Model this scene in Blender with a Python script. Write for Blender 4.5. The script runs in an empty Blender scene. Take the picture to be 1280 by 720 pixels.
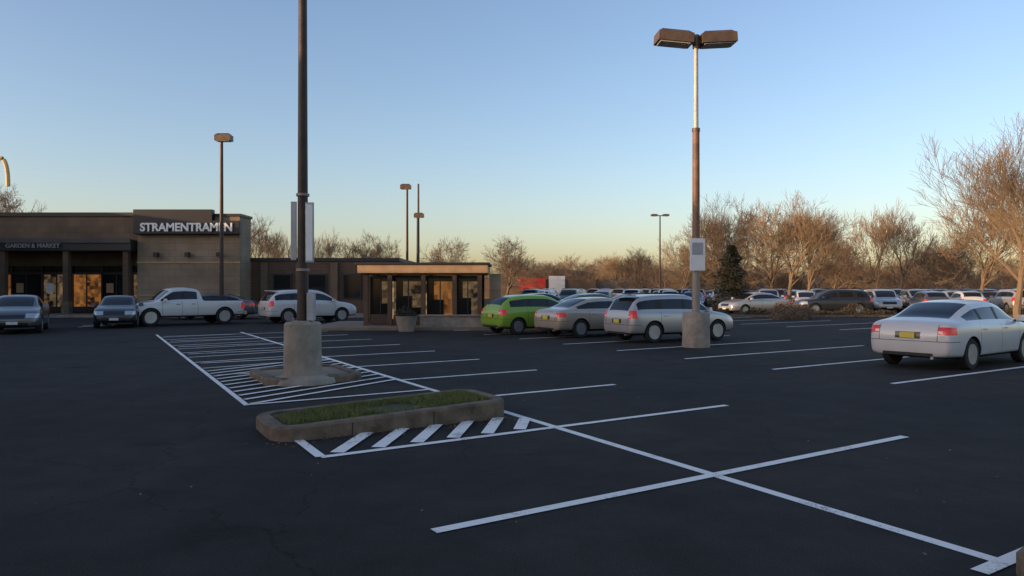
import bpy, bmesh, math, random
from mathutils import Vector, Matrix
random.seed(7)
sc=bpy.context.scene
F=924.0; HC=1.7
def P(px,py):
    d=F*HC/(py-360.0); return Vector(((px-640)/F*d,d,0))
def X(px,d): return (px-640)/F*d
def Z(py,d): return HC-(py-360)/F*d
# ---------------------------------------------------------------- materials
def newmat(name):
    m=bpy.data.materials.new(name); m.use_nodes=True
    return m,m.node_tree,m.node_tree.nodes['Principled BSDF']
def mat(name,col,rough=0.8,metal=0.0,var=0.25,scale=3.0,bump=0.0,bscale=40.0,col2=None,spec=0.5):
    m,nt,b=newmat(name)
    tc=nt.nodes.new('ShaderNodeTexCoord')
    n=nt.nodes.new('ShaderNodeTexNoise'); n.inputs['Scale'].default_value=scale; n.inputs['Detail'].default_value=6; n.inputs['Roughness'].default_value=0.65
    nt.links.new(tc.outputs['Object'],n.inputs['Vector'])
    r=nt.nodes.new('ShaderNodeValToRGB'); r.color_ramp.elements[0].position=0.3; r.color_ramp.elements[1].position=0.7
    c2=col2 or tuple(min(1,c*(1+var)) for c in col)
    c1=tuple(c*(1-var) for c in col) if col2 is None else col
    r.color_ramp.elements[0].color=(*c1,1); r.color_ramp.elements[1].color=(*c2,1)
    nt.links.new(n.outputs['Fac'],r.inputs['Fac']); nt.links.new(r.outputs['Color'],b.inputs['Base Color'])
    b.inputs['Roughness'].default_value=rough; b.inputs['Metallic'].default_value=metal
    b.inputs['Specular IOR Level'].default_value=spec
    if bump>0:
        n2=nt.nodes.new('ShaderNodeTexNoise'); n2.inputs['Scale'].default_value=bscale; n2.inputs['Detail'].default_value=4
        nt.links.new(tc.outputs['Object'],n2.inputs['Vector'])
        bp=nt.nodes.new('ShaderNodeBump'); bp.inputs['Strength'].default_value=bump; bp.inputs['Distance'].default_value=0.02
        nt.links.new(n2.outputs['Fac'],bp.inputs['Height']); nt.links.new(bp.outputs['Normal'],b.inputs['Normal'])
    return m
def emis(name,c1,c2,strength,scale):
    m,nt,b=newmat(name)
    tc=nt.nodes.new('ShaderNodeTexCoord'); n=nt.nodes.new('ShaderNodeTexVoronoi'); n.inputs['Scale'].default_value=scale; n.distance='CHEBYCHEV'
    n.inputs['Randomness'].default_value=0.6
    nt.links.new(tc.outputs['Object'],n.inputs['Vector'])
    sp=nt.nodes.new('ShaderNodeSeparateColor'); nt.links.new(n.outputs['Color'],sp.inputs[0])
    n3=nt.nodes.new('ShaderNodeTexNoise'); n3.inputs['Scale'].default_value=0.9; nt.links.new(tc.outputs['Object'],n3.inputs['Vector'])
    ml=nt.nodes.new('ShaderNodeMath'); ml.operation='MULTIPLY_ADD'; ml.inputs[1].default_value=0.35; nt.links.new(sp.outputs[0],ml.inputs[0]); nt.links.new(n3.outputs['Fac'],ml.inputs[2])
    r=nt.nodes.new('ShaderNodeValToRGB'); r.color_ramp.elements[0].color=(*c1,1); r.color_ramp.elements[1].color=(*c2,1)
    r.color_ramp.elements[0].position=0.42; r.color_ramp.elements[1].position=0.92
    nt.links.new(ml.outputs[0],r.inputs['Fac'])
    nt.links.new(r.outputs['Color'],b.inputs['Emission Color']); nt.links.new(r.outputs['Color'],b.inputs['Base Color'])
    b.inputs['Emission Strength'].default_value=strength
    return m
def asphalt(name,worn=False):
    m,nt,b=newmat(name); L=nt.links.new
    tc=nt.nodes.new('ShaderNodeTexCoord')
    def noise(s,d=6,ro=0.6):
        n=nt.nodes.new('ShaderNodeTexNoise'); n.inputs['Scale'].default_value=s; n.inputs['Detail'].default_value=d; n.inputs['Roughness'].default_value=ro
        L(tc.outputs['Object'],n.inputs['Vector']); return n
    n1=noise(0.16,8,0.65); n2=noise(75,3,0.7); n3=noise(1.6,6,0.7)
    r1=nt.nodes.new('ShaderNodeValToRGB'); r1.color_ramp.elements[0].position=0.35; r1.color_ramp.elements[1].position=0.68
    r1.color_ramp.elements[0].color=(0.0165,0.0145,0.0138,1); r1.color_ramp.elements[1].color=(0.038,0.033,0.0295,1)
    L(n1.outputs['Fac'],r1.inputs['Fac'])
    r2=nt.nodes.new('ShaderNodeMapRange'); r2.inputs[1].default_value=0.3; r2.inputs[2].default_value=0.75; r2.inputs[3].default_value=0.45; r2.inputs[4].default_value=1.9
    L(n2.outputs['Fac'],r2.inputs[0])
    r3=nt.nodes.new('ShaderNodeMapRange'); r3.inputs[1].default_value=0.3; r3.inputs[2].default_value=0.7; r3.inputs[3].default_value=0.72; r3.inputs[4].default_value=1.28
    L(n3.outputs['Fac'],r3.inputs[0])
    mm=nt.nodes.new('ShaderNodeMath'); mm.operation='MULTIPLY'; L(r2.outputs[0],mm.inputs[0]); L(r3.outputs[0],mm.inputs[1])
    v=nt.nodes.new('ShaderNodeTexVoronoi'); v.feature='DISTANCE_TO_EDGE'; v.inputs['Scale'].default_value=0.22
    nd=noise(0.8,5); ad=nt.nodes.new('ShaderNodeMixRGB'); ad.blend_type='ADD'; ad.inputs[0].default_value=1.0
    L(tc.outputs['Object'],ad.inputs[1]); L(nd.outputs['Color'],ad.inputs[2]); L(ad.outputs[0],v.inputs['Vector'])
    cr=nt.nodes.new('ShaderNodeMapRange'); cr.inputs[1].default_value=0.0; cr.inputs[2].default_value=0.004; cr.inputs[3].default_value=0.5; cr.inputs[4].default_value=1.0
    L(v.outputs['Distance'],cr.inputs[0])
    m2=nt.nodes.new('ShaderNodeMath'); m2.operation='MULTIPLY'; L(mm.outputs[0],m2.inputs[0]); L(cr.outputs[0],m2.inputs[1])
    ov=nt.nodes.new('ShaderNodeTexVoronoi'); ov.inputs['Scale'].default_value=0.55; L(ad.outputs[0],ov.inputs['Vector'])
    om=nt.nodes.new('ShaderNodeMapRange'); om.inputs[1].default_value=0.08; om.inputs[2].default_value=0.2; om.inputs[3].default_value=0.6; om.inputs[4].default_value=1.0; L(ov.outputs['Distance'],om.inputs[0])
    m3=nt.nodes.new('ShaderNodeMath'); m3.operation='MULTIPLY'; L(m2.outputs[0],m3.inputs[0]); L(om.outputs[0],m3.inputs[1])
    mx=nt.nodes.new('ShaderNodeVectorMath'); mx.operation='SCALE'; L(r1.outputs['Color'],mx.inputs[0]); L(m3.outputs[0],mx.inputs['Scale'])
    out=mx.outputs[0]
    b.inputs['Roughness'].default_value=0.9; b.inputs['Specular IOR Level'].default_value=0.18
    if worn:
        nw=noise(55,5,0.75); nw2=noise(2.2,5,0.7)
        s=nt.nodes.new('ShaderNodeMath'); s.operation='ADD'; L(nw.outputs['Fac'],s.inputs[0]); L(nw2.outputs['Fac'],s.inputs[1])
        rr=nt.nodes.new('ShaderNodeMapRange'); rr.inputs[1].default_value=1.06; rr.inputs[2].default_value=1.26; rr.inputs[3].default_value=0.0; rr.inputs[4].default_value=0.75
        L(s.outputs[0],rr.inputs[0])
        mc=nt.nodes.new('ShaderNodeMixRGB'); L(rr.outputs[0],mc.inputs[0]); mc.inputs[1].default_value=(0.82,0.79,0.74,1); L(out,mc.inputs[2])
        out=mc.outputs[0]; b.inputs['Roughness'].default_value=0.7
    L(out,b.inputs['Base Color'])
    bp=nt.nodes.new('ShaderNodeBump'); bp.inputs['Strength'].default_value=0.35; bp.inputs['Distance'].default_value=0.01
    L(n2.outputs['Fac'],bp.inputs['Height']); L(bp.outputs['Normal'],b.inputs['Normal'])
    return m
def brickmat(name,c1,c2,mortar,bw=0.4,bh=0.2):
    m,nt,b=newmat(name); L=nt.links.new
    tc=nt.nodes.new('ShaderNodeTexCoord'); s=nt.nodes.new('ShaderNodeSeparateXYZ'); L(tc.outputs['Object'],s.inputs[0])
    a=nt.nodes.new('ShaderNodeMath'); a.operation='ADD'; L(s.outputs[0],a.inputs[0]); L(s.outputs[1],a.inputs[1])
    c=nt.nodes.new('ShaderNodeCombineXYZ'); L(a.outputs[0],c.inputs[0]); L(s.outputs[2],c.inputs[1])
    br=nt.nodes.new('ShaderNodeTexBrick'); br.inputs['Scale'].default_value=1; br.inputs['Brick Width'].default_value=bw; br.inputs['Row Height'].default_value=bh
    br.inputs['Mortar Size'].default_value=0.012; br.inputs['Color1'].default_value=(*c1,1); br.inputs['Color2'].default_value=(*c2,1); br.inputs['Mortar'].default_value=(*mortar,1)
    L(c.outputs[0],br.inputs['Vector'])
    n=nt.nodes.new('ShaderNodeTexNoise'); n.inputs['Scale'].default_value=0.7; n.inputs['Detail'].default_value=6; L(tc.outputs['Object'],n.inputs['Vector'])
    mr=nt.nodes.new('ShaderNodeMapRange'); mr.inputs[1].default_value=0.3; mr.inputs[2].default_value=0.7; mr.inputs[3].default_value=0.75; mr.inputs[4].default_value=1.2; L(n.outputs['Fac'],mr.inputs[0])
    vm=nt.nodes.new('ShaderNodeVectorMath'); vm.operation='SCALE'; L(br.outputs['Color'],vm.inputs[0]); L(mr.outputs[0],vm.inputs['Scale'])
    L(vm.outputs[0],b.inputs['Base Color']); b.inputs['Roughness'].default_value=0.9
    return m
M_ASPH=asphalt('asphalt'); M_PAINT=asphalt('worn_white_paint',True)
M_CONC=mat('concrete',(0.28,0.235,0.185),0.9,0,0.35,2.5,0.4,30)
M_CONC2=mat('kerb_concrete',(0.145,0.105,0.068),0.9,0,0.5,4,0.6,25)
M_SIDE=mat('sidewalk_concrete',(0.20,0.155,0.115),0.9,0,0.25,1.2,0.3,30)
M_SOIL=mat('soil',(0.045,0.035,0.02),0.95,0,0.5,8,0.8,30,col2=(0.06,0.065,0.022))
M_GRASS=mat('grass_blades',(0.06,0.10,0.018),0.7,0,0.4,5,col2=(0.18,0.175,0.05))
M_LEAF=mat('dry_leaves',(0.14,0.075,0.03),0.8,0,0.4,9,col2=(0.25,0.16,0.07))
M_RUST=mat('rusty_brown_paint',(0.045,0.027,0.018),0.55,0.2,0.4,4,0.2,30)
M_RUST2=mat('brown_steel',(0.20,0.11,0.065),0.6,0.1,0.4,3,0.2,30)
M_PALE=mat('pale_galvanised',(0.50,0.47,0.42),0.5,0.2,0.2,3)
M_GREYP=mat('grey_steel',(0.26,0.22,0.18),0.55,0.2,0.2,3)
M_HEAD=mat('bronze_lamp_housing',(0.13,0.085,0.052),0.5,0.2,0.3,3)
M_LENS=mat('lamp_lens',(0.5,0.48,0.42),0.25,0,0.1,3)
M_WHITE=mat('white_sign_face',(0.72,0.72,0.70),0.5,0,0.06,5)
M_GREYBOX=mat('grey_sign_back',(0.34,0.35,0.36),0.5,0.3,0.15,5)
M_DARK=mat('dark_trim',(0.022,0.018,0.016),0.5,0,0.2,3)
M_BLACK=mat('black_plastic',(0.012,0.012,0.013),0.6,0,0.2,5)
M_BARK=mat('bark_bare_twigs',(0.13,0.088,0.058),0.9,0,0.3,1.5,col2=(0.21,0.15,0.095))
M_BARKY=mat('golden_twigs',(0.17,0.12,0.072),0.9,0,0.3,1.5,col2=(0.26,0.19,0.115))
M_NEEDLE=mat('pine_needles',(0.020,0.028,0.014),0.9,0,0.4,3,col2=(0.045,0.05,0.028))
M_TAN=brickmat('tan_block_wall',(0.28,0.205,0.135),(0.25,0.182,0.12),(0.18,0.138,0.095),0.8,0.4)
M_BROWN=brickmat('brown_brick_wall',(0.125,0.076,0.048),(0.105,0.064,0.041),(0.08,0.057,0.042))
M_BROWNB=brickmat('upper_brown_wall',(0.17,0.112,0.07),(0.145,0.096,0.062),(0.11,0.08,0.055),0.8,0.4)
M_SIGNB=mat('black_sign_panel',(0.010,0.010,0.013),0.5,0,0.2,2)
M_LET=mat('white_letters',(0.8,0.8,0.78),0.5,0,0.05,5)
M_LETG=mat('dull_grey_letters',(0.26,0.25,0.24),0.5,0,0.05,5)
M_FASC=mat('tan_fascia',(0.40,0.26,0.14),0.7,0,0.2,2)
M_ROOF=mat('roof_membrane',(0.10,0.085,0.075),0.9,0,0.2,1)
M_LIT=emis('lit_shop_interior',(0.03,0.012,0.006),(1.0,0.40,0.10),0.9,4.2)
M_LIT2=emis('lit_shop_interior_cool',(0.02,0.015,0.01),(0.9,0.58,0.30),0.6,5.3)
M_RED=mat('red_sign',(0.55,0.035,0.02),0.5,0,0.1,3)
M_GOLD=mat('gold_arch',(0.55,0.38,0.14),0.5,0,0.1,3)
M_GLASSW,nt_,b_=newmat('window_glass'); b_.inputs['Base Color'].default_value=(0.015,0.018,0.02,1); b_.inputs['Roughness'].default_value=0.06
tr=nt_.nodes.new('ShaderNodeBsdfTransparent'); mx=nt_.nodes.new('ShaderNodeMixShader'); mx.inputs[0].default_value=0.45
nt_.links.new(tr.outputs[0],mx.inputs[1]); nt_.links.new(b_.outputs[0],mx.inputs[2]); nt_.links.new(mx.outputs[0],nt_.nodes['Material Output'].inputs[0])
# ---------------------------------------------------------------- mesh builder
class MB:
    def __init__(s): s.v=[];s.f=[];s.m=[];s.mats=[]
    def mi(s,mt):
        if mt not in s.mats: s.mats.append(mt)
        return s.mats.index(mt)
    def add(s,vs,fs,mt,M=None):
        o=len(s.v); k=s.mi(mt)
        for p in vs:
            p=Vector(p); s.v.append(tuple(M@p if M else p))
        for f in fs: s.f.append([i+o for i in f]); s.m.append(k)
    def box(s,x0,x1,y0,y1,z0,z1,mt,M=None,tx=0,ty=0):
        vs=[(x0,y0,z0),(x1,y0,z0),(x1,y1,z0),(x0,y1,z0),(x0+tx,y0+ty,z1),(x1-tx,y0+ty,z1),(x1-tx,y1-ty,z1),(x0+tx,y1-ty,z1)]
        s.add(vs,[(0,3,2,1),(4,5,6,7),(0,1,5,4),(1,2,6,5),(2,3,7,6),(3,0,4,7)],mt,M)
    def tube(s,pts,rs,n,mt,cap=True,M=None):
        vs=[];fs=[]
        for i,p in enumerate(pts):
            a=pts[max(i-1,0)]; b=pts[min(i+1,len(pts)-1)]
            d=(Vector(b)-Vector(a)).normalized()
            u=d.orthogonal().normalized(); w=d.cross(u)
            for k in range(n):
                t=2*math.pi*k/n; q=Vector(p)+rs[i]*(math.cos(t)*u+math.sin(t)*w); vs.append(q)
        for i in range(len(pts)-1):
            for k in range(n):
                k2=(k+1)%n; fs.append((i*n+k,i*n+k2,(i+1)*n+k2,(i+1)*n+k))
        if cap: fs.append(tuple(reversed(range(n)))); fs.append(tuple(range((len(pts)-1)*n,len(pts)*n)))
        s.add(vs,fs,mt,M)
    def mesh(s,name,smooth=True,angle=35):
        me=bpy.data.meshes.new(name); me.from_pydata(s.v,[],s.f)
        for m in s.mats: me.materials.append(m)
        me.polygons.foreach_set('material_index',s.m)
        if smooth:
            me.polygons.foreach_set('use_smooth',[True]*len(s.f)); me.set_sharp_from_angle(angle=math.radians(angle))
        me.update(); return me
    def obj(s,name,loc=(0,0,0),rz=0,smooth=True,bevel=0,parent=None):
        o=bpy.data.objects.new(name,s.mesh(name,smooth)); sc.collection.objects.link(o); o.location=loc; o.rotation_euler[2]=rz
        if bevel:
            b=o.modifiers.new('b','BEVEL'); b.width=bevel; b.segments=2; b.limit_method='ANGLE'; b.angle_limit=math.radians(50)
        if parent: o.parent=parent
        return o
def empty(name,loc=(0,0,0)):
    e=bpy.data.objects.new(name,None); e.location=loc; e.empty_display_size=0.3; sc.collection.objects.link(e); return e
def link(me,name,loc,rz=0,scale=1):
    o=bpy.data.objects.new(name,me); sc.collection.objects.link(o); o.location=loc; o.rotation_euler[2]=rz
    o.scale=(scale,)*3 if not isinstance(scale,tuple) else scale
    return o
# ---------------------------------------------------------------- ground
g=MB(); g.add([(-450,-120,0),(450,-120,0),(450,900,0),(-450,900,0)],[(0,1,2,3)],M_ASPH); g.obj('asphalt_ground',smooth=False)
O=Vector((1.84,6.71,0)); U=Vector((-0.490,0.872,0)).normalized(); V=Vector((0.837,0.547,0)).normalized()
def ST(s,t,z=0): return O+U*s+V*t+Vector((0,0,z))
mk=MB()
def stripe(a,b,w,z):
    a=Vector(a);b=Vector(b);d=(b-a).normalized();n=Vector((-d.y,d.x,0))*w/2
    up=Vector((0,0,z)); a=a.copy();b=b.copy();a.z=0;b.z=0
    mk.add([a-n+up,b-n+up,b+n+up,a+n+up],[(0,1,2,3)],M_PAINT)
LW=0.105; SP=2.64
stripe(ST(-2.45,0.0),ST(25,-0.05),LW,0.004)
for k in range(-1,10):
    s=k*SP; t0,t1=-2.85,3.05
    if k==-1: s=-2.45; t0=-0.30
    if k in(2,3): t0=0
    if k==0: t1=3.16
    if k==1: t0=-2.94
    stripe(ST(s,t0),ST(s,t1),LW,0.008)
stripe(ST(SP,-2.94),ST(3.6,-2.94),LW,0.012)
for i in range(6):
    t=-2.75+i*0.45
    f=min(1,( -0.08-t)/0.62)
    stripe(ST(2.72,t),ST(2.72+.83*f,t+.62*f),0.15,0.0162+0.0004*i)
stripe(ST(6.46,-3.0),ST(6.46,-0.05),.085,0.012)
stripe(ST(6.46,-3.0),ST(25,-3.0),.08,0.004)
for k in range(11):
    s=6.5+k*0.48
    stripe(ST(s,-2.95),ST(s+1.5,-0.1),0.09,0.0165+0.0004*k)
for k in range(9):
    s=12.0+k*1.4
    stripe(ST(s,-2.95),ST(s+0.5,-0.1),0.09,0.0125)
R0=P(1115,480)
for k in range(-3,9):
    a=R0+U*(SP*k); stripe(a,a+V*(7.4 if k>0 else 8.5),LW,0.008)
for k in range(0,9):
    a=R0+U*(SP*k)+V*14; stripe(a,a+V*7,LW,0.008)
a=P(98,409); stripe(a,a+Vector((0.3,2.2,0)),0.15,0.008); stripe(a+Vector((-.5,1.2,0)),a+Vector((.3,2.2,0)),0.15,0.012); stripe(a+Vector((.9,1.2,0)),a+Vector((.3,2.2,0)),0.15,0.016)
mk.obj('parking_lines',smooth=False)
# ---------------------------------------------------------------- islands
def rrect(s0,s1,t0,t1,r,n=7):
    pts=[]
    for cs,ct,a0 in((s1-r,t1-r,0),(s0+r,t1-r,90),(s0+r,t0+r,180),(s1-r,t0+r,270)):
        for i in range(n+1):
            a=math.radians(a0+90*i/n); pts.append((cs+r*math.cos(a),ct+r*math.sin(a)))
    return pts
def island(name,s0,s1,t0,t1,h,r,cw,topmat,grass=0,fr=ST,slope=0):
    m=MB(); n=None
    def hh_(t): return 1-slope*max(0,min(1,(t1-t)/(t1-t0)))
    o=rrect(s0,s1,t0,t1,r); o2=rrect(s0+.025,s1-.025,t0+.025,t1-.025,max(r-.02,.02)); ii=rrect(s0+cw,s1-cw,t0+cw,t1-cw,max(r-cw,.05)); n=len(o)
    rings=[[fr(*p,-0.02) for p in o],[fr(*p,(h-.03)*hh_(p[1])) for p in o],[fr(*p,h*hh_(p[1])) for p in o2],[fr(*p,h*hh_(p[1])) for p in ii],[fr(*p,(h-.03)*hh_(p[1])) for p in ii]]
    vs=[v for rg in rings for v in rg]; fs=[]
    for k in range(4):
        for i in range(n):
            j=(i+1)%n; fs.append((k*n+i,k*n+j,(k+1)*n+j,(k+1)*n+i))
    m.add(vs,fs,M_CONC2)
    m.add(rings[4],[tuple(range(n))],topmat)
    k=t0+.9
    while k<t1-.4:
        for s in(s0,):
            m.box(-.006,.006,-.004,.02,.01,h*hh_(k)-.03,M_DARK,Matrix.Translation(fr(s,k,0))@Matrix.Rotation(math.atan2(V.y,V.x),4,'Z'))
        k+=1.05
    ob=m.obj(name)
    if grass:
        gm=MB(); vs=[];fs=[]
        for k in range(grass):
            s=random.uniform(s0+cw+.03,s1-cw-.03); t=random.uniform(t0+cw+.05,t1-cw-.05)
            if math.sin(s*5.1+t*2.3)+math.sin(t*3.7-s*2)+random.uniform(-.7,.7)<-0.5: continue
            p=fr(s,t,(h-.04)*hh_(t)); a=random.uniform(0,6.28); hh=random.uniform(.03,.09)
            w=Vector((math.cos(a),math.sin(a),0))*0.006; ln=Vector((random.uniform(-.04,.04),random.uniform(-.04,.04),hh))
            o_=len(vs); vs+= [p-w,p+w,p+ln]; fs.append((o_,o_+1,o_+2))
        gm.add(vs,fs,M_GRASS); go=gm.obj('grass',smooth=False); go.parent=ob
    return ob
island('kerbed_island',3.55,4.85,-3.22,-0.12,0.235,0.30,0.16,M_SOIL,grass=17000,slope=.35)
island('kerbed_island',8.3,10.3,-2.35,-0.55,0.13,0.35,0.18,M_SIDE)
island('kerbed_island',-4.6,-2.56,-0.2,3.4,0.15,0.14,0.12,M_SOIL,grass=2500)
# leaf litter
m=MB(); vs=[];fs=[]; RL=random.Random(31)
for i in range(520):
    q=RL.random()
    if q<.45: p=ST(3.55-abs(RL.gauss(0,.16))-.02,RL.uniform(-3.3,-.1))
    elif q<.6: p=ST(RL.uniform(3.7,4.7),RL.uniform(-3,-.3)); p.z=.2
    elif q<.75: p=ST(8.3-abs(RL.gauss(0,.25)),RL.uniform(-2.6,-.4))
    else: p=Vector((RL.uniform(-7,7),RL.uniform(4.5,20),0))
    if p.z<.1: p.z=.021+RL.random()*.006
    a=RL.uniform(0,6.28); r=RL.uniform(.012,.028); d1=Vector((math.cos(a),math.sin(a),RL.uniform(-.1,.5)))*r; d2=Vector((-math.sin(a),math.cos(a),RL.uniform(0,.4)))*r*.6
    k=len(vs); vs+=[p-d1*.3,p+d2,p+d1,p-d2*.6+Vector((0,0,.004))]; fs.append((k,k+1,k+2,k+3))
m.add(vs,fs,M_LEAF); m.obj('fallen_leaves',smooth=False)
# ---------------------------------------------------------------- lamps
def head(m,cx,cy,z,w=1.05,d=0.55,h=0.28,tilt=0):
    M=Matrix.Translation((cx,cy,z))@Matrix.Rotation(tilt,4,'Y')
    m.box(-w/2,w/2,-d/2,d/2,0,h*0.75,M_HEAD,M)
    m.box(-w/2+.02,w/2-.02,-d/2+.02,d/2-.02,h*0.752,h,M_HEAD,M,tx=.1,ty=.1)
    m.box(-w/2+.08,w/2-.08,-d/2+.06,d/2-.06,-.03,-.002,M_LENS,M)
p=P(375,478)
m=MB()
m.tube([(0,0,0),(0,0,.10)],[.60,.57],28,M_CONC); m.tube([(0,0,.101),(0,0,.15)],[.52,.38],28,M_CONC)
m.tube([(0,0,.14),(0,0,1.05),(0,0,1.09)],[.335,.325,.29],24,M_CONC)
m.box(-.17,.17,-.17,.17,1.085,1.115,M_GREYP)
for sx in(-.13,.13):
    for sy in(-.13,.13): m.tube([(sx,sy,1.1),(sx,sy,1.17)],[.02,.02],6,M_GREYP)
m.tube([(0,0,1.10),(0,0,1.5),(0,0,5.2),(0,0,9.4)],[.105,.098,.082,.065],16,M_RUST)
for z in(2.0,3.35): m.tube([(0,0,z),(0,0,z+.05)],[.118,.118],16,M_GREYP)
m.box(.10,.25,-.20,-.17,2.15,3.22,M_GREYBOX); m.box(.115,.235,-.215,-.2,2.18,3.18,M_WHITE)
m.box(-.2,-.10,-.06,-.02,2.2,3.25,M_GREYBOX); m.box(.11,.24,-.15,-.02,1.12,1.62,M_GREYBOX)
m.box(-1.1,1.1,-.05,.05,9.3,9.4,M_HEAD); head(m,-.95,0,9.35); head(m,.95,0,9.35)
m.obj('street_lamp',p+Vector((.05,0,0)),bevel=.006)
d=21.3; p=Vector((X(870,d),d,0))
m=MB()
m.tube([(0,0,-.02),(0,0,.95),(0,0,1.0)],[.40,.375,.34],24,M_CONC)
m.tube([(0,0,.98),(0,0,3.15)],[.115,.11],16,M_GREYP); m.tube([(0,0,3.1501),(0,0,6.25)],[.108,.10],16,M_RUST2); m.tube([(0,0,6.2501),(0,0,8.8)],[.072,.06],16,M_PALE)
m.tube([(0,0,6.2),(0,0,6.3)],[.115,.115],16,M_HEAD)
m.box(-.22,.22,-.15,-.12,2.2,3.12,M_WHITE); m.box(-.16,.16,-.1535,-.15,2.65,3.0,M_GREYBOX)
m.box(-.5,.5,-.05,.05,8.72,8.84,M_HEAD); head(m,-.66,0,8.72,1.02,.6,.36,0.07); head(m,.62,0,8.72,1.02,.6,.36,-0.07)
m.tube([(0,0,8.6),(0,0,8.98)],[.10,.10],12,M_HEAD)
m.obj('street_lamp',p,math.radians(4),bevel=.01)
def lamp(px,d,pyt,double=False,arm=1):
    z=Z(pyt,d); m=MB()
    m.tube([(0,0,0),(0,0,.8)],[.3,.28],16,M_CONC); m.tube([(0,0,.8),(0,0,z-.1)],[.12,.08],10,M_RUST)
    if double: m.box(-.6,.6,-.05,.05,z-.2,z-.1,M_HEAD); head(m,-.7,0,z-.2,.8,.5,.25); head(m,.7,0,z-.2,.8,.5,.25)
    else: m.box(0 if arm>0 else -.3,.3 if arm>0 else 0,-.04,.04,z-.2,z-.12,M_HEAD); head(m,.12*arm,0,z-.4,.85,.5,.4)
    m.obj('street_lamp',(X(px,d),d,0))
lamp(277,40,167,double=False); lamp(509,60,230,arm=-1); lamp(522,64,266,arm=1); lamp(825,90,268,double=True)
m=MB(); m.tube([(0,0,0),(0,0,11)],[.13,.08],8,M_RUST); m.obj('flag_pole',(X(523,66),66,0))
# ---------------------------------------------------------------- buildings
def letters(txt,x,y,z,size,parent,extr=0.03,mt=M_LET,offs=.02):
    c=bpy.data.curves.new('sign_letters','FONT'); c.body=txt; c.size=size; c.extrude=extr; c.offset=offs
    o=bpy.data.objects.new('sign_letters',c); sc.collection.objects.link(o); c.materials.append(mt)
    o.location=(x,y,z); o.rotation_euler=(math.pi/2,0,0); o.parent=parent; return o
B=empty('shop_building',(-24,46,0)); off=Vector((24,-46,0))
def part(m,name,par,offv,bevel=0): 
    o=m.obj(name,offv,smooth=False,bevel=bevel,parent=par); return o
w=MB()
w.box(-64,-22.75,47.0,62,0,6.25,M_BROWNB); w.box(-64.1,-22.76,46.9,62.1,6.252,6.5,M_DARK)
part(w,'main_walls',B,off)
w=MB()
w.box(-64,-22.8,44.2,46.997,3.95,4.6,M_DARK); w.box(-64,-22.81,44.1,44.197,4.4,4.68,M_ROOF)
for x in (-59,-54,-49,-44,-39.5,-35,-30.6,-26.8,-23.2):
    w.box(x-.16,x+.16,44.35,44.67,0.12,3.948,M_BROWN); w.box(x-.22,x+.22,44.3,44.72,.121,.9,M_CONC2)
part(w,'front_canopy',B,off)
w=MB()
x=-64.0
rnd=random.Random(3)
seq=[M_LIT,M_DARK,M_LIT2,M_LIT,M_DARK,M_LIT2,M_LIT,M_LIT]; q=0
while x<-23.5:
    x2=min(x+1.9,-22.9)
    w.box(x,x+.09,46.72,46.98,.15,3.1,M_DARK); xm_=(x+x2)/2; w.box(xm_-.03,xm_+.03,46.78,46.84,.54,2.555,M_DARK)
    w.box(x+.09,x2,46.84,46.86,.55,2.55,M_GLASSW); w.box(x+.09,x2,46.74,46.97,.15,.53,M_DARK); w.box(x+.09,x2,46.74,46.97,2.56,2.68,M_DARK)
    w.box(x+.09,x2,46.9,46.985,.54,2.55,seq[q%8]); q+=1
    w.box(x+.09,x2,46.84,46.86,2.69,3.1,M_GLASSW); 
    if rnd.random()<.4: w.box(x+.3,x+1.1-.35,46.80,46.83,1.4,2.0,rnd.choice([M_WHITE,M_RED,M_FASC]))
    x=x2+.001
part(w,'shop_windows',B,off)
w=MB()
w.box(-22.7,-16.5,44.8,46.7,0,6.05,M_TAN); w.box(-22.78,-16.42,44.72,46.8,6.052,6.2,M_DARK)
for z in (1.2,3.2): w.box(-22.72,-16.48,44.76,44.798,z,z+.1,M_FASC)
part(w,'entrance_tower',B,off)
w=MB()
w.box(-22.75,-18.0,44.35,44.79,4.95,6.42,M_SIGNB); w.box(-17.998,-16.35,44.37,44.79,4.95,5.75,M_SIGNB)
part(w,'sign_panel',B,off,bevel=.02)
letters('STRAMENTRAMEN',-22.3+24,44.32-46,5.12,0.68,B).scale=(0.98,1,1)
letters('GARDEN & MARKET',-30.2+24,44.07-46,4.1,0.36,B,mt=M_LETG,offs=.005)
w=MB()
w.box(-16.498,-7.2,46.71,58,0,3.4,M_BROWN); w.box(-16.49,-7.1,46.6,58.1,3.402,3.6,M_DARK)
for x in (-15.6,-13.4,-11.2,-9.0,-7.5): w.box(x-.22,x+.22,46.5,46.708,0.1,3.3,M_BROWNB)
for x in (-14.5,-12.3,-10.1): w.box(x-.6,x+.6,46.63,46.70,1.0,2.6,M_DARK); w.box(x-.52,x+.52,46.61,46.629,1.08,2.52,M_GLASSW)
part(w,'low_wing',B,off)
w=MB()
for x in(-21.5,-19.6,-17.7): w.box(x-.12,x+.12,44.5,44.75,3.6,3.85,M_DARK)
part(w,'wall_lights',B,off)
w=MB(); w.box(-64,-7,42.6,46.5,-.02,.12,M_SIDE); w.box(-64,-7,42.45,42.598,-.02,.125,M_CONC); w.obj('sidewalk',bevel=.01)
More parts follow.
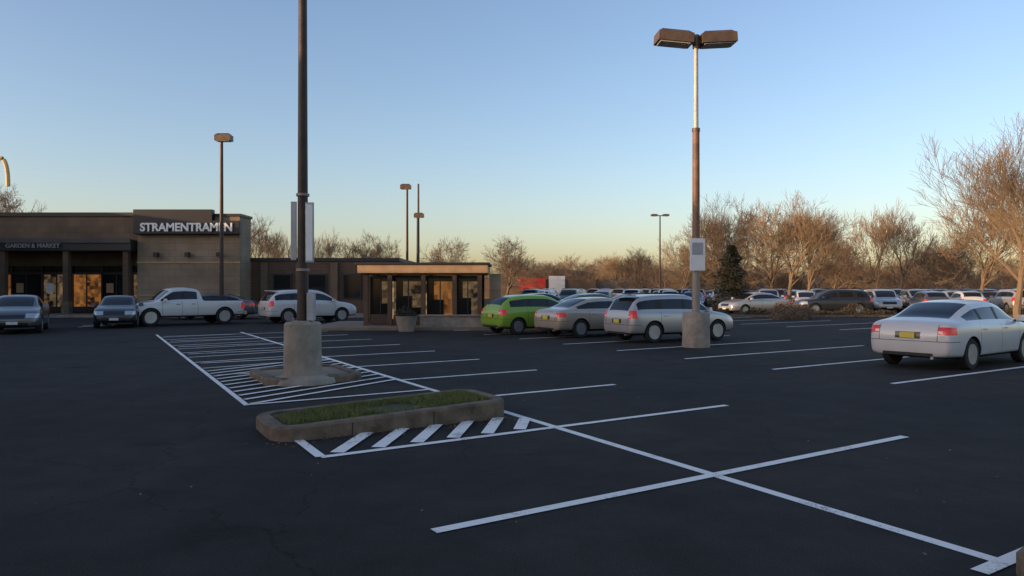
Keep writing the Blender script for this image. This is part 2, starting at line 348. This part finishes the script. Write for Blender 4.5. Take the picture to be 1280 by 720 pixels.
# unseen blocks added left of the lot, heights stepped to shape its shade
N_=empty('shadow_caster_block',(-45,0,0))
w=MB(); w.box(-52,-36,-70,-1,0,9.6,M_BROWNB); w.box(-52.1,-35.9,-70.1,-.9,9.602,9.9,M_DARK)
w.box(-52,-36.01,-.89,12,0,6.9,M_TAN); w.box(-52.1,-35.92,-.89,12,6.902,7.1,M_DARK)
w.box(-52,-36.02,12.01,28,0,5.9,M_BROWNB); w.box(-52.1,-35.93,12.01,28,5.902,6.1,M_DARK)
w.box(-52,-36.03,28.01,42.4,0,7.6,M_TAN); w.box(-52.1,-35.94,28.01,42.5,7.602,7.8,M_DARK)
for k in range(25):
    y=-66+k*4.2; w.box(-35.995,-35.85,y,y+3.2,.3,2.8,M_GLASSW); w.box(-35.99,-35.2,y-.3,y+3.5,3.0,3.2,M_DARK)
o=w.obj('caster_walls_and_windows',(45,0,0),smooth=False,parent=N_)
# kiosk
K=empty('glass_kiosk',(-3.6,32,0)); koff=Vector((3.6,-32,0))
w=MB()
w.box(-6.4,-1.0,30.6,34.0,2.32,2.66,M_FASC); w.box(-6.48,-.92,30.52,34.08,2.662,2.76,M_DARK); w.box(-6.3,-1.1,30.7,33.9,2.27,2.318,M_DARK)
part(w,'flat_roof',K,koff,.01)
w=MB()
for x in(-6.1,-5.1,-3.7,-2.4,-1.35):
    for y in(30.9,33.75): w.box(x-.09,x+.09,y-.09,y+.09,.1,2.268,M_BROWN)
for a,b in((-6.0,-5.17),(-5.03,-3.77),(-3.63,-2.47),(-2.33,-1.42)):
    w.box(a,b,31.4,31.43,.6,2.1,M_GLASSW); w.box(a,b,31.36,31.46,.15,.58,M_BROWN); w.box(a,b,31.36,31.46,2.11,2.2,M_DARK)
    w.box((a+b)/2-.02,(a+b)/2+.02,31.37,31.45,.581,2.109,M_DARK)
    w.box(a+.1,b-.1,33.5,33.58,.3,2.0,M_LIT if -4<a<-3 else M_LIT2)
w.box(-6.0,-1.4,33.6,33.65,.15,2.26,M_DARK); w.box(-6.1,-6.04,31.5,33.6,.15,2.2,M_BROWN)
for x in(-5.6,-4.6,-4.2,-3.2,-2.0): w.box(x-.2,x+.2,32.2,32.7,.15,1.1+.3*math.sin(x*5),M_DARK)
part(w,'frame_and_glazing',K,koff)
w=MB(); w.box(-.95,-.5,31.2,33.4,0.1,2.3,M_TAN); part(w,'side_wall',K,koff)
w=MB(); w.box(-8.2,2.6,29.6,35.2,-.02,.13,M_SIDE); w.obj('sidewalk',bevel=.02)
w=MB(); w.box(-3.7,-.9,29.75,30.0,.13,.55,M_CONC); w.box(-3.75,-.85,29.7,30.05,.552,.62,M_CONC); w.obj('low_wall',bevel=.01)
def shrub(name,loc,r,h,mt,n=900,par=None):
    m=MB(); vs=[];fs=[]
    for i in range(n):
        a=random.uniform(0,6.28); rr=r*math.sqrt(random.random()); zz=h*random.random()*(1-0.6*(rr/r)**2)
        c=Vector((rr*math.cos(a),rr*math.sin(a),zz)); d1=Vector([random.gauss(0,1) for _ in range(3)]).normalized()*random.uniform(.04,.09); d2=Vector([random.gauss(0,1) for _ in range(3)]).normalized()*.03
        k=len(vs); vs+=[c-d1,c+d2,c+d1,c-d2]; fs.append((k,k+1,k+2,k+3))
    m.add(vs,fs,mt)
    for i in range(9):
        a=i*.7; m.tube([(0,0,-.05),(r*.5*math.cos(a),r*.5*math.sin(a),h*.6)],[.02,.008],4,M_BARK)
    o=m.obj(name,loc,smooth=False)
    if par: o.parent=par
    return o
for px,d in((508,29.0),(700,33.5)):
    m=MB(); m.tube([(0,0,0),(0,0,.55),(0,0,.6),(0,0,.6),(0,0,.5)],[.3,.42,.44,.37,.36],20,M_CONC); o=m.obj('concrete_planter',(X(px,d),d,.0 if d<29.5 else .13))
    s=shrub('plant',(0,0,.5),.4,.5,M_NEEDLE,400); s.parent=o
shrub('shrub',(X(985,40),40,0),1.0,1.15,M_BARK,1500); shrub('shrub',(X(1005,41),41,0),.8,.8,M_BARK,900)
shrub('shrub',(X(660,42),42,0),.9,1.0,M_NEEDLE,900)
# planted strip with low hedge in front of the far rows
m=MB(); RH=random.Random(8); vs=[];fs=[]
xa,xb=X(882,44.2),X(1330,44.2)
for i in range(9000):
    x=RH.uniform(xa,xb); hh=.32+.22*math.sin(x*1.3)+.14*math.sin(x*3.1+1)
    if hh<.12: continue
    c=Vector((x,44.2+RH.gauss(0,.3),.1+hh*RH.random())); d1=Vector([RH.gauss(0,1) for _ in range(3)]).normalized()*RH.uniform(.03,.09); d2=Vector([RH.gauss(0,1) for _ in range(3)]).normalized()*.03
    k=len(vs); vs+=[c-d1,c+d2,c+d1,c-d2]; fs.append((k,k+1,k+2,k+3))
m.add(vs,fs,mat('winter_hedge',(0.04,0.035,0.02),.9,0,.4,1.5,col2=(0.10,0.075,0.04))); m.obj('hedge',smooth=False)
m=MB(); m.box(xa-.5,xb+.5,43.3,45.1,-.02,.11,M_CONC2); m.box(xa-.35,xb+.35,43.45,44.95,.1101,.125,M_SOIL); m.obj('kerbed_island',bevel=.01)
S=MB(); dd=115
S.box(X(596,dd),X(745,dd),dd,dd+15,0,Z(349,dd),M_BROWNB); S.box(X(650,dd),X(682,dd),dd-.4,dd-.02,Z(363,dd),Z(347.5,dd),M_RED); S.box(X(686,dd),X(706,dd),dd-.3,dd-.02,.3,Z(345,dd),M_WHITE); S.box(X(745,dd)+.01,X(775,dd),dd+2,dd+15,0,Z(352,dd),M_TAN)
S.obj('distant_store',smooth=False)
m=MB()
d=52; 
m.tube([(0,0,0),(0,0,Z(233,d))],[.25,.2],10,M_GREYP)
for sx in(-1.0,1.0):
    pts=[]
    for i in range(17):
        t=i/16*math.pi; pts.append((sx*0.52+.5*math.cos(t),0,Z(233,d)+2.0*math.sin(t)**.8))
    m.tube(pts,[.14]*17,8,M_GOLD)
m.obj('arch_sign',(X(0,d)-.45,d,0))
# ---------------------------------------------------------------- trees
def tree_mesh(name,seed,H,counts,fr,ang,mt,up=.15,r0=None,rmin=.010):
    R=random.Random(seed); m=MB()
    def grow(p,d,L,r,lev):
        ns=4 if lev==0 else (3 if lev<3 else 2); n=8 if lev==0 else (5 if lev<2 else 3)
        pts=[p]; rs=[r]; wob=.08 if lev==0 else .17
        for i in range(ns):
            d=(d+Vector((R.gauss(0,wob),R.gauss(0,wob),R.gauss(0,wob)+up*.35))).normalized()
            p=p+d*L/ns; pts.append(p); rs.append(max(r*(1-.42*(i+1)/ns),rmin))
        m.tube(pts,rs,n,mt,cap=False)
        if lev<len(counts):
            c=counts[lev]
            for k in range(c):
                f=1.0 if k==0 else R.uniform(.42 if lev else .55,1.0)
                x=f*ns; i=min(int(x),ns-1); q=pts[i].lerp(pts[i+1],x-i)
                a=math.radians(R.uniform(*ang))*(0.45 if k==0 else 1); az=R.uniform(0,6.28) if lev else k*6.28/c+R.uniform(-.4,.4)
                o=d.orthogonal().normalized(); w=d.cross(o)
                nd=(d*math.cos(a)+(o*math.cos(az)+w*math.sin(az))*math.sin(a)+Vector((0,0,up))).normalized()
                grow(q,nd,L*fr[lev]*R.uniform(.8,1.15),max(rs[-1]*R.uniform(.55,.8),rmin),lev+1)
    grow(Vector((0,0,-.1)),Vector((0,0,1)),H*.27,r0 or H*.02,0)
    return m.mesh(name)
T=[tree_mesh('bare_tree_mesh_a',11,10,[6,5,4,4,5],[.95,.72,.68,.66,.62],(22,50),M_BARK),
   tree_mesh('bare_tree_mesh_b',23,10,[7,5,5,4,5],[.85,.75,.66,.62,.6],(28,60),M_BARK,up=.1),
   tree_mesh('bare_tree_mesh_c',5,10,[5,5,5,4,5],[1.05,.75,.7,.66,.62],(15,40),M_BARKY,up=.25,rmin=.008),
   tree_mesh('bare_tree_mesh_d',77,10,[7,6,5,4,4],[1.0,.78,.7,.66,.6],(18,48),M_BARKY,up=.2,rmin=.009),
   tree_mesh('bare_tree_mesh_e',41,10,[6,5,5,5,5],[1.0,.8,.72,.66,.62],(14,44),M_BARKY,up=.20,rmin=.0058,r0=.17),
   tree_mesh('bare_tree_mesh_f',58,10,[7,6,5,5,4],[.95,.76,.70,.64,.6],(20,54),M_BARKY,up=.14,rmin=.0095)]
TH=[max(v.co.z for v in t.vertices) for t in T]
def tree(k,px,d,pyt,rz=0,wide=1.0):
    h=Z(pyt,d); s=h/TH[k]; return link(T[k],'bare_tree',(X(px,d),d,0),rz,(s*wide,s*wide,s))
tree(4,1272,38,130,.5,1.15); tree(5,1225,62,228,2,1.0); tree(4,1320,48,175,4,1.1)
tree(5,905,78,238,1.0,.85); tree(5,985,66,236,2.2,1.0); tree(1,965,84,250,5,.9); tree(3,1010,70,246,.7,.9)
tree(2,1098,80,246,.3,1.05); tree(0,1125,90,258,3.3,1.0); tree(5,1172,95,288,1.3,1.1); tree(1,1205,85,285,2.7,1)
tree(1,632,85,293,.8,1.0); tree(1,556,95,294,2,1.0); tree(0,470,95,286,3,1.0); tree(1,448,100,295,5,1.0)
tree(0,320,90,262,1,1.0); tree(2,345,95,280,4,1.0); tree(2,405,95,282,.3,1.0); tree(0,800,110,305,1.2,1.2); tree(3,770,120,312,2.4,1.2); tree(5,855,95,285,4.2,1.0)
tree(1,930,100,262,3.2,1.0); tree(0,1060,100,290,.2,1.0); tree(1,1040,78,300,1.2,1.1); tree(1,2,68,226,1.0,.8)
col=bpy.data.collections.new('distant_tree_row')
R=random.Random(4)
for i in range(130):
    px=R.uniform(420,1480) if i%4 else R.uniform(-200,430); d=R.uniform(120,190); k=R.choice([0,1,1,3]); h=Z(R.uniform(313,340),d); s=h/TH[k]
    o=bpy.data.objects.new('distant_tree',T[k]); o.location=(X(px,d),d,-.5); o.rotation_euler[2]=R.uniform(0,6); o.scale=(s*1.5,s*1.5,s); col.objects.link(o)
e=empty('distant_trees'); e.instance_type='COLLECTION'; e.instance_collection=col
h=MB(); vs=[];fs=[]; n=160
for i in range(n+1):
    x=-330+660*i/n; z=4.2+1.6*math.sin(i*.31)+1.1*math.sin(i*.83+1)+R.uniform(-.6,.6)
    vs+=[(x,210,-1),(x,215+R.uniform(-2,2),z*.8),(x,250,z+1.5),(x,300,-1)]
for i in range(n):
    for k in range(3): fs.append((i*4+k,(i+1)*4+k,(i+1)*4+k+1,i*4+k+1))
h.add(vs,fs,mat('wooded_hill_brown',(0.07,0.055,0.042),1,0,0.4,.3)); h.obj('hills')
def conifer(name,loc,H,W,n,mt):
    R=random.Random(int(H*100)); m=MB(); m.tube([(0,0,-.1),(0,0,H)],[H*.022,.02],8,M_BARK); vs=[];fs=[]
    for i in range(n):
        z=H*(.1+.9*R.random()**1.2)
        rmax=W*(1-z/H)**.7*(.82+.25*math.sin(z*7))+.06; a=R.uniform(0,6.28); rr=rmax*R.uniform(.25,1)*(.8+.2*math.sin(a*3+z*2))
        c=Vector((rr*math.cos(a),rr*math.sin(a),z-rr*.2)); out=Vector((math.cos(a),math.sin(a),-.25+R.uniform(-.3,.3)))*R.uniform(.12,.28)
        sd=Vector((-math.sin(a),math.cos(a),R.uniform(-.4,.4)))*.05; k=len(vs); vs+=[c-sd,c+sd,c+out]; fs.append((k,k+1,k+2))
    m.add(vs,fs,mt); m.obj(name,loc,smooth=False)
conifer('pine_tree',(X(914,50),50,0),Z(306,50),2.6,11000,M_NEEDLE)
# ---------------------------------------------------------------- cars
M_CG,nt_,b_=newmat('car_glass'); b_.inputs['Base Color'].default_value=(0.012,0.014,0.016,1); b_.inputs['Roughness'].default_value=0.04; b_.inputs['Specular IOR Level'].default_value=.5
M_TIRE=mat('tyre_rubber',(0.016,0.016,0.017),0.85,0,.2,10); M_RIM=mat('alloy_rim',(0.45,0.45,0.46),0.35,.8,.05,5)
M_PLATE=mat('number_plate_yellow',(0.62,0.48,0.08),0.5,0,.1,8); M_PLW=mat('number_plate_white',(0.6,0.6,0.58),0.5,0,.1,8)
M_TL,nt_,b_=newmat('brake_light'); b_.inputs['Base Color'].default_value=(.45,.01,.008,1); b_.inputs['Roughness'].default_value=.2; b_.inputs['Emission Color'].default_value=(1,.06,.04,1); b_.inputs['Emission Strength'].default_value=.25
SPEC={
'sedan':dict(W=.90,st=[(-2.31,.70,.34,.66,.68,.5),(-2.28,.79,.28,.82,.85,.5),(-2.20,.84,.25,.94,.98,.5),(-2.0,.875,.24,.965,1.035,.5),(-1.72,.89,.22,.97,1.06,.55),(-1.30,.90,.2,.965,1.25,.58),(-.90,.90,.2,.955,1.385,.60),(-.35,.90,.2,.945,1.44,.61),(.15,.90,.2,.935,1.44,.61),(.50,.90,.2,.93,1.385,.61),(.90,.895,.2,.925,1.19,.62),(1.24,.89,.2,.915,1.0,.64),(1.4,.885,.2,.90,.96,.5),(1.8,.87,.22,.84,.90,.5),(2.1,.82,.24,.74,.80,.5),(2.25,.74,.26,.64,.69,.5),(2.31,.62,.30,.52,.56,.5)],
  glass=(-1.42,1.12),pill=[-.82,.06,],wsf=(.5,1.26),wsr=(-1.74,-.88),wx=1.36,R=.325,tail=(-2.02,.60,.74,.90),head=(1.9,.42,.60,.76),doors=[-.98,.06,1.02],L=2.31),
'hatch':dict(W=.86,st=[(-2.03,.66,.34,.66,.68,.5),(-2.0,.76,.28,.84,.87,.5),(-1.95,.81,.26,.93,1.0,.5),(-1.86,.83,.24,.96,1.12,.52),(-1.70,.845,.22,.965,1.30,.56),(-1.52,.85,.2,.965,1.41,.58),(-1.0,.86,.2,.955,1.49,.60),(-.3,.86,.2,.945,1.51,.60),(.2,.86,.2,.935,1.48,.60),(.5,.86,.2,.93,1.40,.60),(.85,.855,.2,.925,1.22,.61),(1.22,.85,.2,.91,1.0,.62),(1.36,.845,.2,.90,.96,.5),(1.65,.82,.22,.83,.89,.5),(1.87,.76,.25,.72,.77,.5),(1.98,.68,.27,.62,.66,.5),(2.03,.58,.30,.5,.54,.5)],
  glass=(-1.55,1.1),pill=[-.75,.12],wsf=(.5,1.24),wsr=(-1.9,-1.50),wx=1.27,R=.31,tail=(-1.78,.58,.76,.96),head=(1.6,.42,.60,.76),doors=[-.85,.12,1.0],L=2.03),
'wagon':dict(W=.91,st=[(-2.30,.72,.38,.72,.74,.5),(-2.27,.82,.30,.90,.94,.5),(-2.22,.86,.28,1.0,1.08,.52),(-2.13,.885,.27,1.03,1.24,.57),(-2.0,.90,.26,1.03,1.44,.62),(-1.82,.905,.25,1.03,1.56,.64),(-1.2,.91,.24,1.02,1.61,.65),(-.4,.91,.24,1.01,1.63,.65),(.2,.91,.24,1.0,1.61,.65),(.5,.91,.24,.995,1.54,.65),(.85,.905,.24,.99,1.35,.66),(1.2,.90,.24,.975,1.09,.67),(1.36,.895,.24,.96,1.03,.5),(1.8,.87,.26,.91,.98,.5),(2.1,.82,.28,.82,.88,.5),(2.24,.75,.3,.7,.75,.5),(2.30,.64,.34,.56,.6,.5)],
  glass=(-2.0,1.1),pill=[-1.15,-.08],wsf=(.5,1.22),wsr=(-2.2,-1.80),wx=1.38,R=.35,tail=(-2.08,.64,.82,1.08),head=(1.86,.45,.66,.84),doors=[-1.1,-.08,1.0],L=2.30),
'pickup':dict(W=.97,st=[(-2.72,.86,.48,1.06,1.08,.5),(-2.69,.93,.42,1.12,1.15,.5),(-2.55,.96,.40,1.14,1.17,.5),(-1.6,.97,.38,1.14,1.17,.5),(-.78,.97,.38,1.14,1.17,.5),(-.70,.97,.38,1.14,1.2,.55),(-.62,.97,.38,1.14,1.62,.66),(-.50,.97,.38,1.14,1.78,.68),(.1,.97,.38,1.13,1.83,.69),(.62,.97,.38,1.12,1.80,.69),(.80,.97,.38,1.12,1.72,.69),(1.1,.965,.38,1.11,1.46,.70),(1.38,.96,.38,1.10,1.20,.71),(1.5,.95,.38,1.08,1.15,.5),(2.1,.94,.4,1.04,1.11,.5),(2.5,.91,.42,.98,1.03,.5),(2.66,.86,.44,.88,.92,.5),(2.72,.78,.48,.66,.7,.5)],
  glass=(-.5,1.25),pill=[.22],wsf=(.8,1.42),wsr=(-.68,-.56),wx=1.72,R=.41,tail=(-2.55,.76,.75,1.08),head=(2.3,.55,.72,.9),doors=[-.42,.3,1.2],L=2.72)}
def paint(kind,color,metal,rough=.3):
    S=SPEC[kind]; m,nt,b=newmat('car_paint_'+kind); L=nt.links.new
    tc=nt.nodes.new('ShaderNodeTexCoord'); sp=nt.nodes.new('ShaderNodeSeparateXYZ'); L(tc.outputs['Object'],sp.inputs[0])
    def M(op,a,b_=None,c=None):
        n=nt.nodes.new('ShaderNodeMath'); n.operation=op
        for i,v in enumerate((a,b_,c)):
            if v is None: continue
            if isinstance(v,(int,float)): n.inputs[i].default_value=v
            else: L(v,n.inputs[i])
        return n.outputs[0]
    x,y,z=sp.outputs; ay=M('ABSOLUTE',y)
    rng=lambda a,lo,hi: M('COMPARE',a,(lo+hi)/2,(hi-lo)/2)
    def boxm(xr,yr,zr): return M('MULTIPLY',M('MULTIPLY',rng(x,*xr),rng(ay,*yr)),rng(z,*zr))
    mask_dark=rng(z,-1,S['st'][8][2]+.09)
    def OR(a,b_): return M('MAXIMUM',a,b_)
    for dx in S['doors']: mask_dark=OR(mask_dark,boxm((dx-.007,dx+.007),(.5,2),(.3,S['st'][8][3]+.02)))
    Lh=S['L']; wd=S['W']
    hx,hy,h0,h1=S['head']; tx,ty,t0,t1=S['tail']
    mask_dark=OR(mask_dark,boxm((Lh-.3,Lh+1),(-1,hy-.03),(h0-.04,h1-.05)))
    mask_dark=OR(mask_dark,boxm((Lh-.3,Lh+1),(-1,hy+.08),(.28,.42)))
    mask_dark=OR(mask_dark,boxm((-Lh-1,-Lh+.4),(-1,2),(.595,.607)))
    mask_dark=OR(mask_dark,boxm((-Lh-1,-Lh+.4),(ty-.012,ty),(.6,t1+.04)))
    mask_dark=OR(mask_dark,boxm((-Lh-1,-Lh+.25),(-1,.26),(.65,.79)))
    mt_=boxm((-9,tx),(ty,2),(t0,t1)); mw=boxm((-9,tx-.02),(ty,ty+.09),(t0+.03,t0+.08)); mh=boxm((hx,9),(hy,2),(h0,h1))
    def mixc(f,a,c):
        n=nt.nodes.new('ShaderNodeMixRGB'); L(f,n.inputs[0])
        if isinstance(a,tuple): n.inputs[1].default_value=a
        else: L(a,n.inputs[1])
        n.inputs[2].default_value=c; return n.outputs[0]
    no=nt.nodes.new('ShaderNodeTexNoise'); no.inputs['Scale'].default_value=2.5; no.inputs['Detail'].default_value=6; L(tc.outputs['Object'],no.inputs['Vector'])
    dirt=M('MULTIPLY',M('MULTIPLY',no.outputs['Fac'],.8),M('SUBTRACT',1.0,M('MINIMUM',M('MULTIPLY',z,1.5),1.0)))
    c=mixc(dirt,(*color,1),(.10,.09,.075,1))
    c=mixc(mask_dark,c,(.012,.012,.013,1)); c=mixc(mt_,c,(.42,.012,.01,1)); c=mixc(mw,c,(.6,.55,.5,1)); c=mixc(mh,c,(.5,.52,.55,1))
    L(c,b.inputs['Base Color'])
    any_=OR(mask_dark,mt_); L(M('MULTIPLY',metal,M('SUBTRACT',1.0,any_)),b.inputs['Metallic'])
    b.inputs['Emission Color'].default_value=(1,.05,.03,1); L(M('MULTIPLY',mt_,.16),b.inputs['Emission Strength'])
    b.inputs['Roughness'].default_value=rough; b.inputs['Coat Weight'].default_value=.6; b.inputs['Coat Roughness'].default_value=.06
    return m
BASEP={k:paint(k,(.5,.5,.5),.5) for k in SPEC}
def car_mesh(kind):
    S=SPEC[kind]; st=S['st']
    xs=sorted(set([s[0] for s in st]+[p+q for p in S['pill'] for q in(-.045,.045)]+[S['glass'][0],S['glass'][1]]))
    xs2=[xs[0]]
    for x in xs[1:]:
        if x-xs2[-1]>.012: xs2.append(x)
    def par(x):
        for a,b in zip(st,st[1:]):
            if a[0]<=x<=b[0]:
                f=(x-a[0])/(b[0]-a[0]); return [a[i]+(b[i]-a[i])*f for i in range(6)]
    rings=[]
    for x in xs2:
        _,w,zb,be,zt,wr=par(x)
        k=max(0,min(1,(zt-be-.07)/.30)); k=k*k*(3-2*k); dz=zt-be
        nc=[(.90*w,be+.35*dz),(.80*w,be+.65*dz),(.66*w,be+.85*dz),(.35*w,zt-.005),(0,zt)]
        wr_=wr
        cb=[(.905*w,be+.03),(wr_+.045,zt-.10),(wr_-.02,zt-.035),(wr_*.55,zt-.006),(0,zt)]
        up=[(a[0]+(b[0]-a[0])*k,a[1]+(b[1]-a[1])*k) for a,b in zip(nc,cb)]
        lo=[(0,zb),(.75*w,zb),(.955*w,zb+.05),(.985*w,zb+.16),(w,zb+.52*(be-zb)),(.985*w,be-.09),(.955*w,be-.015)]
        half=lo+up; ring=[Vector((x,y,z)) for y,z in half]+[Vector((x,-y,z)) for y,z in reversed(half[1:-1])]
        rings.append(ring)
    n=len(rings[0]); m=MB(); P_=BASEP[kind]; mats=[P_,M_CG,M_BLACK]
    for q in mats: m.mi(q)
    vs=[v for r in rings for v in r]; m.v=[tuple(v) for v in vs]
    g0,g1=S['glass']
    for i in range(len(rings)-1):
        xm=(xs2[i]+xs2[i+1])/2
        for k in range(n):
            k2=(k+1)%n; m.f.append([i*n+k,i*n+k2,(i+1)*n+k2,(i+1)*n+k]); mi=0
            side=k in(7,n-8)
            if side and g0<xm<g1:
                mi=2 if any(abs(xm-p)<.046 for p in S['pill']) else 1
            kk=k if k<11 else n-1-k
            if kk in(9,10) and (S['wsf'][0]<xm<S['wsf'][1] or S['wsr'][0]<xm<S['wsr'][1]): mi=1
            m.m.append(mi)
    m.f.append(list(range(n))); m.m.append(0); m.f.append([(len(rings)-1)*n+k for k in range(n)]); m.m.append(0)
    me=m.mesh('b',False); bm=bmesh.new(); bm.from_mesh(me); bmesh.ops.recalc_face_normals(bm,faces=bm.faces); bm.to_mesh(me); bm.free()
    ob=bpy.data.objects.new('b',me); sc.collection.objects.link(ob)
    sb=ob.modifiers.new('s','SUBSURF'); sb.levels=2; sb.render_levels=2
    c=MB(); [c.mi(q) for q in mats]
    R=S['R']
    for sx in(-1,1):
        for sy in(-1,1):
            a=(sx*S['wx'],sy*.58,R+.0); b_=(sx*S['wx'],sy*1.4,R+.0); c.tube([a,b_],[R+.055]*2,32,M_BLACK)
    if kind=='pickup': c.box(-2.60,-.82,-.80,.80,.62,1.6,M_BLACK)
    cm=c.mesh('c',False); bm=bmesh.new(); bm.from_mesh(cm); bmesh.ops.recalc_face_normals(bm,faces=bm.faces); bm.to_mesh(cm); bm.free()
    co=bpy.data.objects.new('c',cm); sc.collection.objects.link(co)
    bo=ob.modifiers.new('bo','BOOLEAN'); bo.operation='DIFFERENCE'; bo.object=co; bo.solver='EXACT'
    dg=bpy.context.evaluated_depsgraph_get(); em=bpy.data.meshes.new_from_object(ob.evaluated_get(dg))
    f=MB()
    for q in mats: f.mi(q)
    f.v=[tuple(v.co) for v in em.vertices]; f.f=[list(p.vertices) for p in em.polygons]; f.m=[min(p.material_index,2) for p in em.polygons]
    bpy.data.objects.remove(ob); bpy.data.objects.remove(co)
    W=S['W']
    for sx in(-1,1):
        for sy in(-1,1):
            x=sx*S['wx']; yo=sy*(W-.025); yi=sy*(W-.235)
            f.tube([(x,yi,R),(x,yi+sy*.02,R),(x,yo-sy*.025,R),(x,yo,R),(x,yo-sy*.01,R)],[R*.9,R,R,R*.93,R*.68],28,M_TIRE)
            f.tube([(x,yo-sy*.004,R),(x,yo+sy*.003,R),(x,yo-sy*.02,R)],[R*.70,R*.66,R*.60],28,M_RIM,cap=False)
            f.tube([(x,yo-sy*.035,R),(x,yo-sy*.03,R)],[R*.62,R*.62],24,M_BLACK)
            ns=7
            for k in range(ns):
                a=2*math.pi*k/ns; Mx=Matrix.Translation((x,yo-sy*.012,R))@Matrix.Rotation(a,4,'Y')
                f.box(-.028,.028,-.012,.012,.03,R*.64,M_RIM,Mx)
            f.tube([(x,yo-sy*.02,R),(x,yo+sy*.004,R)],[.06,.05],12,M_RIM)
    Lh=S['L']; xm=S['wsf'][1]-.32; be=S['st'][9][3]
    for sy in(-1,1):
        Mx=Matrix.Translation((xm,sy*(W+.06),be+.10))
        f.box(-.07,.07,-.10,.10,-.065,.065,P_,Mx,tx=.02,ty=.02); f.box(-.03,.03,-.16 if sy>0 else 0.02,-.02 if sy>0 else .16,-.085,-.04,M_BLACK,Mx)
        for dx in S['doors'][:2]:
            f.box(dx+.10,dx+.28,sy*(W-.015)-.016,sy*(W-.015)+.016,be-.115,be-.09,M_BLACK if kind=='pickup' else P_)
    yb=-Lh-.012
    f.box(yb-.006,yb+.03,-.15,.15,.66,.78,M_PLATE); f.box(Lh-.02,Lh+.012,-.18,.18,.36,.46,M_PLW)
    f.box(-Lh-.03,-Lh+.1,-.5,.5,.30,.36,M_BLACK); f.tube([(-Lh+.15,-.5,.27),(-Lh-.02,-.5,.27)],[.03,.03],10,M_RIM)
    if kind=='wagon':
        for sy in(-1,1): f.box(-1.6,.3,sy*.60-.02,sy*.60+.02,1.62,1.655,M_BLACK)
        f.box(-2.07,-1.85,-.5,.5,1.555,1.585,P_)
    if kind=='pickup':
        f.box(-Lh-.14,-Lh+.05,-.88,.88,.46,.64,M_RIM); f.box(Lh-.05,Lh+.10,-.88,.88,.46,.64,M_RIM)
        for sy in(-1,1): f.box(-Lh-.005,-Lh+.1,sy*.85-.07,sy*.85+.07,.76,1.04,M_TL)
    return f.mesh('car_'+kind,angle=32)
CM={k:car_mesh(k) for k in SPEC}
COLS={'white':((.60,.58,.55),.0),'silver':((.46,.44,.42),.45),'beige':((.46,.38,.30),.4),'green':((.22,.38,.03),.1),'dark':((.03,.033,.04),.4),'grey':((.12,.125,.135),.5),'red':((.30,.02,.02),.2),'blue':((.04,.07,.15),.4),'olive':((.10,.13,.08),.4),'champ':((.36,.34,.31),.5)}
PC={}
def car(name,kind,color,x,y,deg,scale=1):
    o=link(CM[kind],name,(x,y,0),math.radians(deg),scale)
    key=(kind,color)
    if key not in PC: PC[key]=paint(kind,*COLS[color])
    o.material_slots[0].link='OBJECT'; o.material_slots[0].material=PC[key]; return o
car('parked_car','sedan','white',10.15,16.85,36)
car('station_wagon','wagon','silver',X(838,24.2),24.2,27,.93)
car('parked_car','sedan','beige',X(745,26.6),26.6,32,.96)
car('parked_hatchback','hatch','green',X(668,28.2),28.2,32,.97)
car('parked_car','sedan','grey',X(24,29),29,-62)
car('parked_car','sedan','dark',X(150,33),33,-68,.96)
car('pickup_truck','pickup','white',X(228,34.5),34.5,222,.95)
car('suv','wagon','white',X(386,37),37,38,1.0)
car('parked_car','sedan','dark',X(676,38),38,20); car('parked_car','sedan','olive',X(742,37),37,25); car('parked_car','sedan','champ',X(800,41),41,25)
car('suv','wagon','dark',X(1040,48),48,178); car('parked_car','sedan','silver',X(943,47.5),47.5,200); car('parked_car','sedan','grey',X(280,42),40.5,190)
R=random.Random(12); cols=['white','silver','silver','grey','dark','champ','blue','red','grey','beige','dark']
for y,x0,x1 in((51,25.5,38),(57,8,42),(63,2,46),(69,3,52),(74,6,58),(80,4,60),(87,4,64)):
    x=x0
    while x<x1:
        if R.random()<.88: car('parked_car',R.choice(['sedan','hatch','wagon','wagon']),R.choice(cols),x,y+R.uniform(-.4,.4),R.choice([90,-90])+R.uniform(-3,3)-15)
        x+=R.uniform(2.7,3.1)
# ---------------------------------------------------------------- light
sd=Vector((-0.90,-0.44,0)).normalized(); el=math.radians(6.5)
w=bpy.data.worlds.new('World'); sc.world=w; w.use_nodes=True; nt=w.node_tree
sky=nt.nodes.new('ShaderNodeTexSky'); sky.sky_type='NISHITA'; sky.sun_disc=False; sky.sun_elevation=math.radians(7); sky.sun_rotation=math.atan2(sd.x,sd.y)%(2*math.pi)
sky.air_density=1.0; sky.dust_density=1.5; sky.ozone_density=2.3
vm=nt.nodes.new('ShaderNodeVectorMath'); vm.operation='MULTIPLY'; vm.inputs[1].default_value=(1.15,0.985,1.0)
nt.links.new(sky.outputs[0],vm.inputs[0])
bg=nt.nodes['Background']; bg.inputs[1].default_value=0.335; nt.links.new(vm.outputs[0],bg.inputs[0])
sl=bpy.data.lights.new('sun','SUN'); sl.energy=4.6; sl.angle=math.radians(.5); sl.color=(1,.64,.36)
so=bpy.data.objects.new('sun',sl); sc.collection.objects.link(so)
dirv=Vector((sd.x*math.cos(el),sd.y*math.cos(el),math.sin(el))); so.rotation_euler=dirv.to_track_quat('Z','Y').to_euler(); so.location=(-20,-10,30)
sc.view_settings.view_transform='Standard'; sc.view_settings.look='None'; sc.view_settings.exposure=0
cam=bpy.data.cameras.new('camera'); co=bpy.data.objects.new('camera',cam); sc.collection.objects.link(co); co.location=(0,0,HC); co.rotation_euler=(math.pi/2,0,0)
cam.lens=F/1280*36; cam.clip_end=3000; cam.clip_start=.05; sc.camera=co
